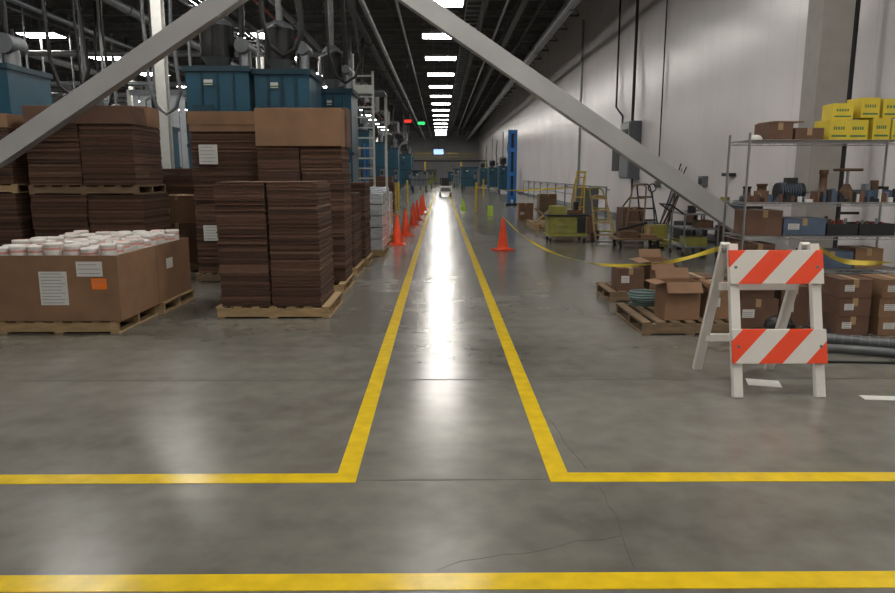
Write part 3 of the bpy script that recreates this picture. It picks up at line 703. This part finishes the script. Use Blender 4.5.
b=B('lumber_pile')
for i in range(14): 
    x=2.7+(i%5)*.16; zz=.002+(i//5)*.06; b.bx(x,x+.12,20+random.random()*.3,22.2,zz,zz+.055,'wood')
b.beam((2.75,20.5,.2),(3.5,21.5,.65),.1,.03,'wood'); b.beam((3.3,20.6,.2),(2.9,21.7,.55),.1,.03,'wooddk'); b.done()
carton(3.7,4.2,19,19.6,.002,.5,k='carddk'); carton(4.9,5.5,18.9,19.6,.002,.7,k='brownp',name='equipment_crate',label=False)
carton(3.0,3.5,18.4,19,.002,.45,k='brownp',name='equipment_crate',label=False)
carton(2.7,3.2,24.4,25,.002,.6,k='card'); carton(3.5,4.1,25,25.7,.002,.9,k='wooddk',name='equipment_crate',label=False); carton(4.9,5.7,25.5,26.3,.002,1.1,k='greym',name='equipment_crate',label=False)
b=B('gearbox_on_skid'); b.bx(5.5,6.2,16.0,16.8,.001,.1,'wooddk'); b.bx(5.55,6.15,16.1,16.7,.1,.5,'dark'); b.cyl((5.85,16.0,.32),(5.85,15.85,.32),.12,'galv'); b.cyl((5.85,16.4,.5),(5.85,16.4,.75),.15,'brownp'); b.done(.01)
b=B('conduit_bundle')
for i in range(9):
    x=5.75+random.random()*.25; b.beam((x,18.5+random.random()*.6,.02),(6.40,18.4+random.random()*.8,1.3+random.random()*.6),.03,.03,random.choice(('galv','brownp','dark')))
b.done()
# wall equipment
b=B('electrical_disconnect_panel')
b.bx(6.15,6.499,23.2,24.4,1.45,3.3,'greym'); b.bx(6.1,6.15,23.25,24.35,1.5,3.25,'galv'); b.bx(6.2,6.499,24.8,25.8,1.7,3.0,'dark'); b.bx(6.02,6.1,23.9,24.0,2.2,2.6,'dark')
b.bx(6.08,6.1,23.4,24.2,2.75,3.05,'dark')
b.cyl((6.35,23.8,3.3),(6.35,23.8,8.4),.05,'dark',seg=8); b.tube([(6.4,25.3,3.0),(6.4,25.3,3.6),(6.4,26.3,4.0),(6.4,26.3,8.4)],.035,'dark'); b.tube([(6.35,23.5,1.45),(6.35,23.5,.9),(6.35,24.5,.5),(6.35,25,.1)],.03,'dark'); b.done()
b=B('wall_guard_rail')
for zz in (.65,1.1): b.cyl((6.32,27,zz),(6.32,54,zz),.03,'greym',seg=8)
yy=27
while yy<=54: b.cyl((6.32,yy,.001),(6.32,yy,1.12),.03,'greym',seg=8); b.beam((6.32,yy,1.0),(6.468,yy,1.0),.03,.03,'greym'); yy+=3
b.done()
b=B('wall_conduit'); b.tube([(6.44,21.0,1.4),(6.44,21.0,8.5)],.02,'dark',6); b.bx(6.36,6.499,20.9,21.1,1.2,1.4,'greym'); b.cyl((6.4,33,.3),(6.4,33,8.4),.06,'galv',seg=8); b.bx(6.3,6.499,15.6,15.9,1.55,1.62,'dark'); b.done()
b=B('wall_utility_box'); b.bx(6.36,6.499,17.2,17.5,1.3,1.55,'greym'); b.cyl((6.45,17.35,.2),(6.45,17.35,1.3),.015,'dark',seg=6); b.bx(6.35,6.36,17.25,17.45,1.35,1.5,'dark'); b.done()
b=B('overhead_standpipe'); b.cyl((6.15,10.9,.001),(6.15,10.9,9),.06,'dark',seg=12)
for zz in (1,6,8): b.beam((6.15,10.9,zz),(6.499,10.9,zz),.04,.04,'dark')
b.done()
b=B('blue_lift_mast'); b.bx(3.4,3.56,36.2,36.35,.001,3.8,'blue'); b.bx(3.7,3.86,36.2,36.35,.001,3.8,'blue')
for zz in (.3,1.5,2.7,3.6): b.bx(3.4,3.86,36.15,36.35,zz,zz+.2,'blue')
b.bx(3.3,3.96,36.0,36.7,.001,.12,'dark'); b.bx(3.56,3.70,36.25,36.34,.4,3.6,'dark'); b.done()
# far things
b=B('utility_tug_vehicle'); x0,x1,y0,y1=-.1,.75,50,52
b.bx(x0,x1,y0,y1,.3,.75,'white'); b.bx(x0+.08,x1-.08,y0-.05,y0,.4,.65,'greym')
for x in (x0+.05,x1-.05):
    for y in (y0+.35,y1-.35): b.cyl((x-.06,y,.25),(x+.06,y,.25),.248,'black')
for x in (x0+.05,x1-.1): b.bx(x,x+.05,y0+.3,y0+.35,.75,1.3,'dark')
b.bx(x0+.05,x1-.05,y0+.3,y0+.34,1.25,1.32,'dark'); b.bx(x0+.15,x1-.15,y0+1.0,y0+1.5,.75,1.3,'black'); b.cyl((x0+.1,y0-.06,.6),(x0+.1,y0-.05,.6),.05,'tail'); b.cyl((x1-.1,y0-.06,.6),(x1-.1,y0-.05,.6),.05,'tail'); b.done()
for i,(x,y) in enumerate(((-1.9,62),(2.4,60),(-1.6,75),(2.1,80),(1.6,95),(-1.4,104))): 
    machine('packing_station',x-.7,x+.7,y,y+1.5,1.9+.3*(i%2),top=0,k=('greym','teal','olive')[i%3])
b=B('overhead_display_board')
b.bx(-1.0,.4,92,92.1,4.0,4.8,'dark'); b.bx(-.92,.32,91.98,92,4.08,4.72,'screen'); b.cyl((-.3,92.05,4.8),(-.3,92.05,8.5),.03,'dark')
b.done()
b=B('mezzanine_bridge'); b.bx(-6,6.3,99,101,3.3,3.5,'dark')
for x in (-5.8,-2.2,2.8,6.1): b.bx(x-.1,x+.1,99.1,99.3,.001,3.3,'yenamel')
for zz in (3.9,4.4): b.bx(-6,6.3,99,99.05,zz,zz+.05,'yenamel')
b.done()
b=B('door_1'); b.bx(-1.8,1.8,YE-.06,YE-.001,.001,3.6,'wall2'); b.bx(-1.9,-1.8,YE-.1,YE-.001,.001,3.7,'yenamel'); b.bx(1.8,1.9,YE-.1,YE-.001,.001,3.7,'yenamel'); b.bx(-1.9,1.9,YE-.1,YE-.001,3.7,3.8,'yenamel'); b.done()
def exitsign(x,y,z,k):
    b=B('exit_sign'); b.bx(x-.2,x+.2,y,y+.08,z,z+.2,'dark'); b.bx(x-.17,x+.17,y-.01,y,z+.03,z+.17,k); b.cyl((x,y+.04,z+.2),(x,y+.04,8.5),.012,'dark',seg=6); b.done()
exitsign(-.98,36,4.0,'exitg'); exitsign(-1.65,36,4.1,'exitr')
for x,y,h in ((-12,13.5,1.6),(-14.5,15,2),(-10.6,22,1.8),(-2.9,27,1.3),(-3.2,30.6,1.5)):
    stack_on(x,x+1.1,y,y+1,h,t=.06)

# ---------------------------------------------------------------- world, camera
w=bpy.data.worlds.new('world'); S.world=w; w.use_nodes=True
w.node_tree.nodes['Background'].inputs[0].default_value=(.5,.5,.5,1); w.node_tree.nodes['Background'].inputs[1].default_value=.1
cam=bpy.data.cameras.new('camera'); co=bpy.data.objects.new('camera',cam); COL.objects.link(co)
co.location=(0,0,1.6); co.rotation_euler=(math.radians(90-9.93),0,math.radians(-.53))
cam.sensor_width=36; cam.lens=700/895*36; cam.clip_end=400; cam.clip_start=.05
S.camera=co
S.view_settings.view_transform='Standard'; S.view_settings.exposure=.12
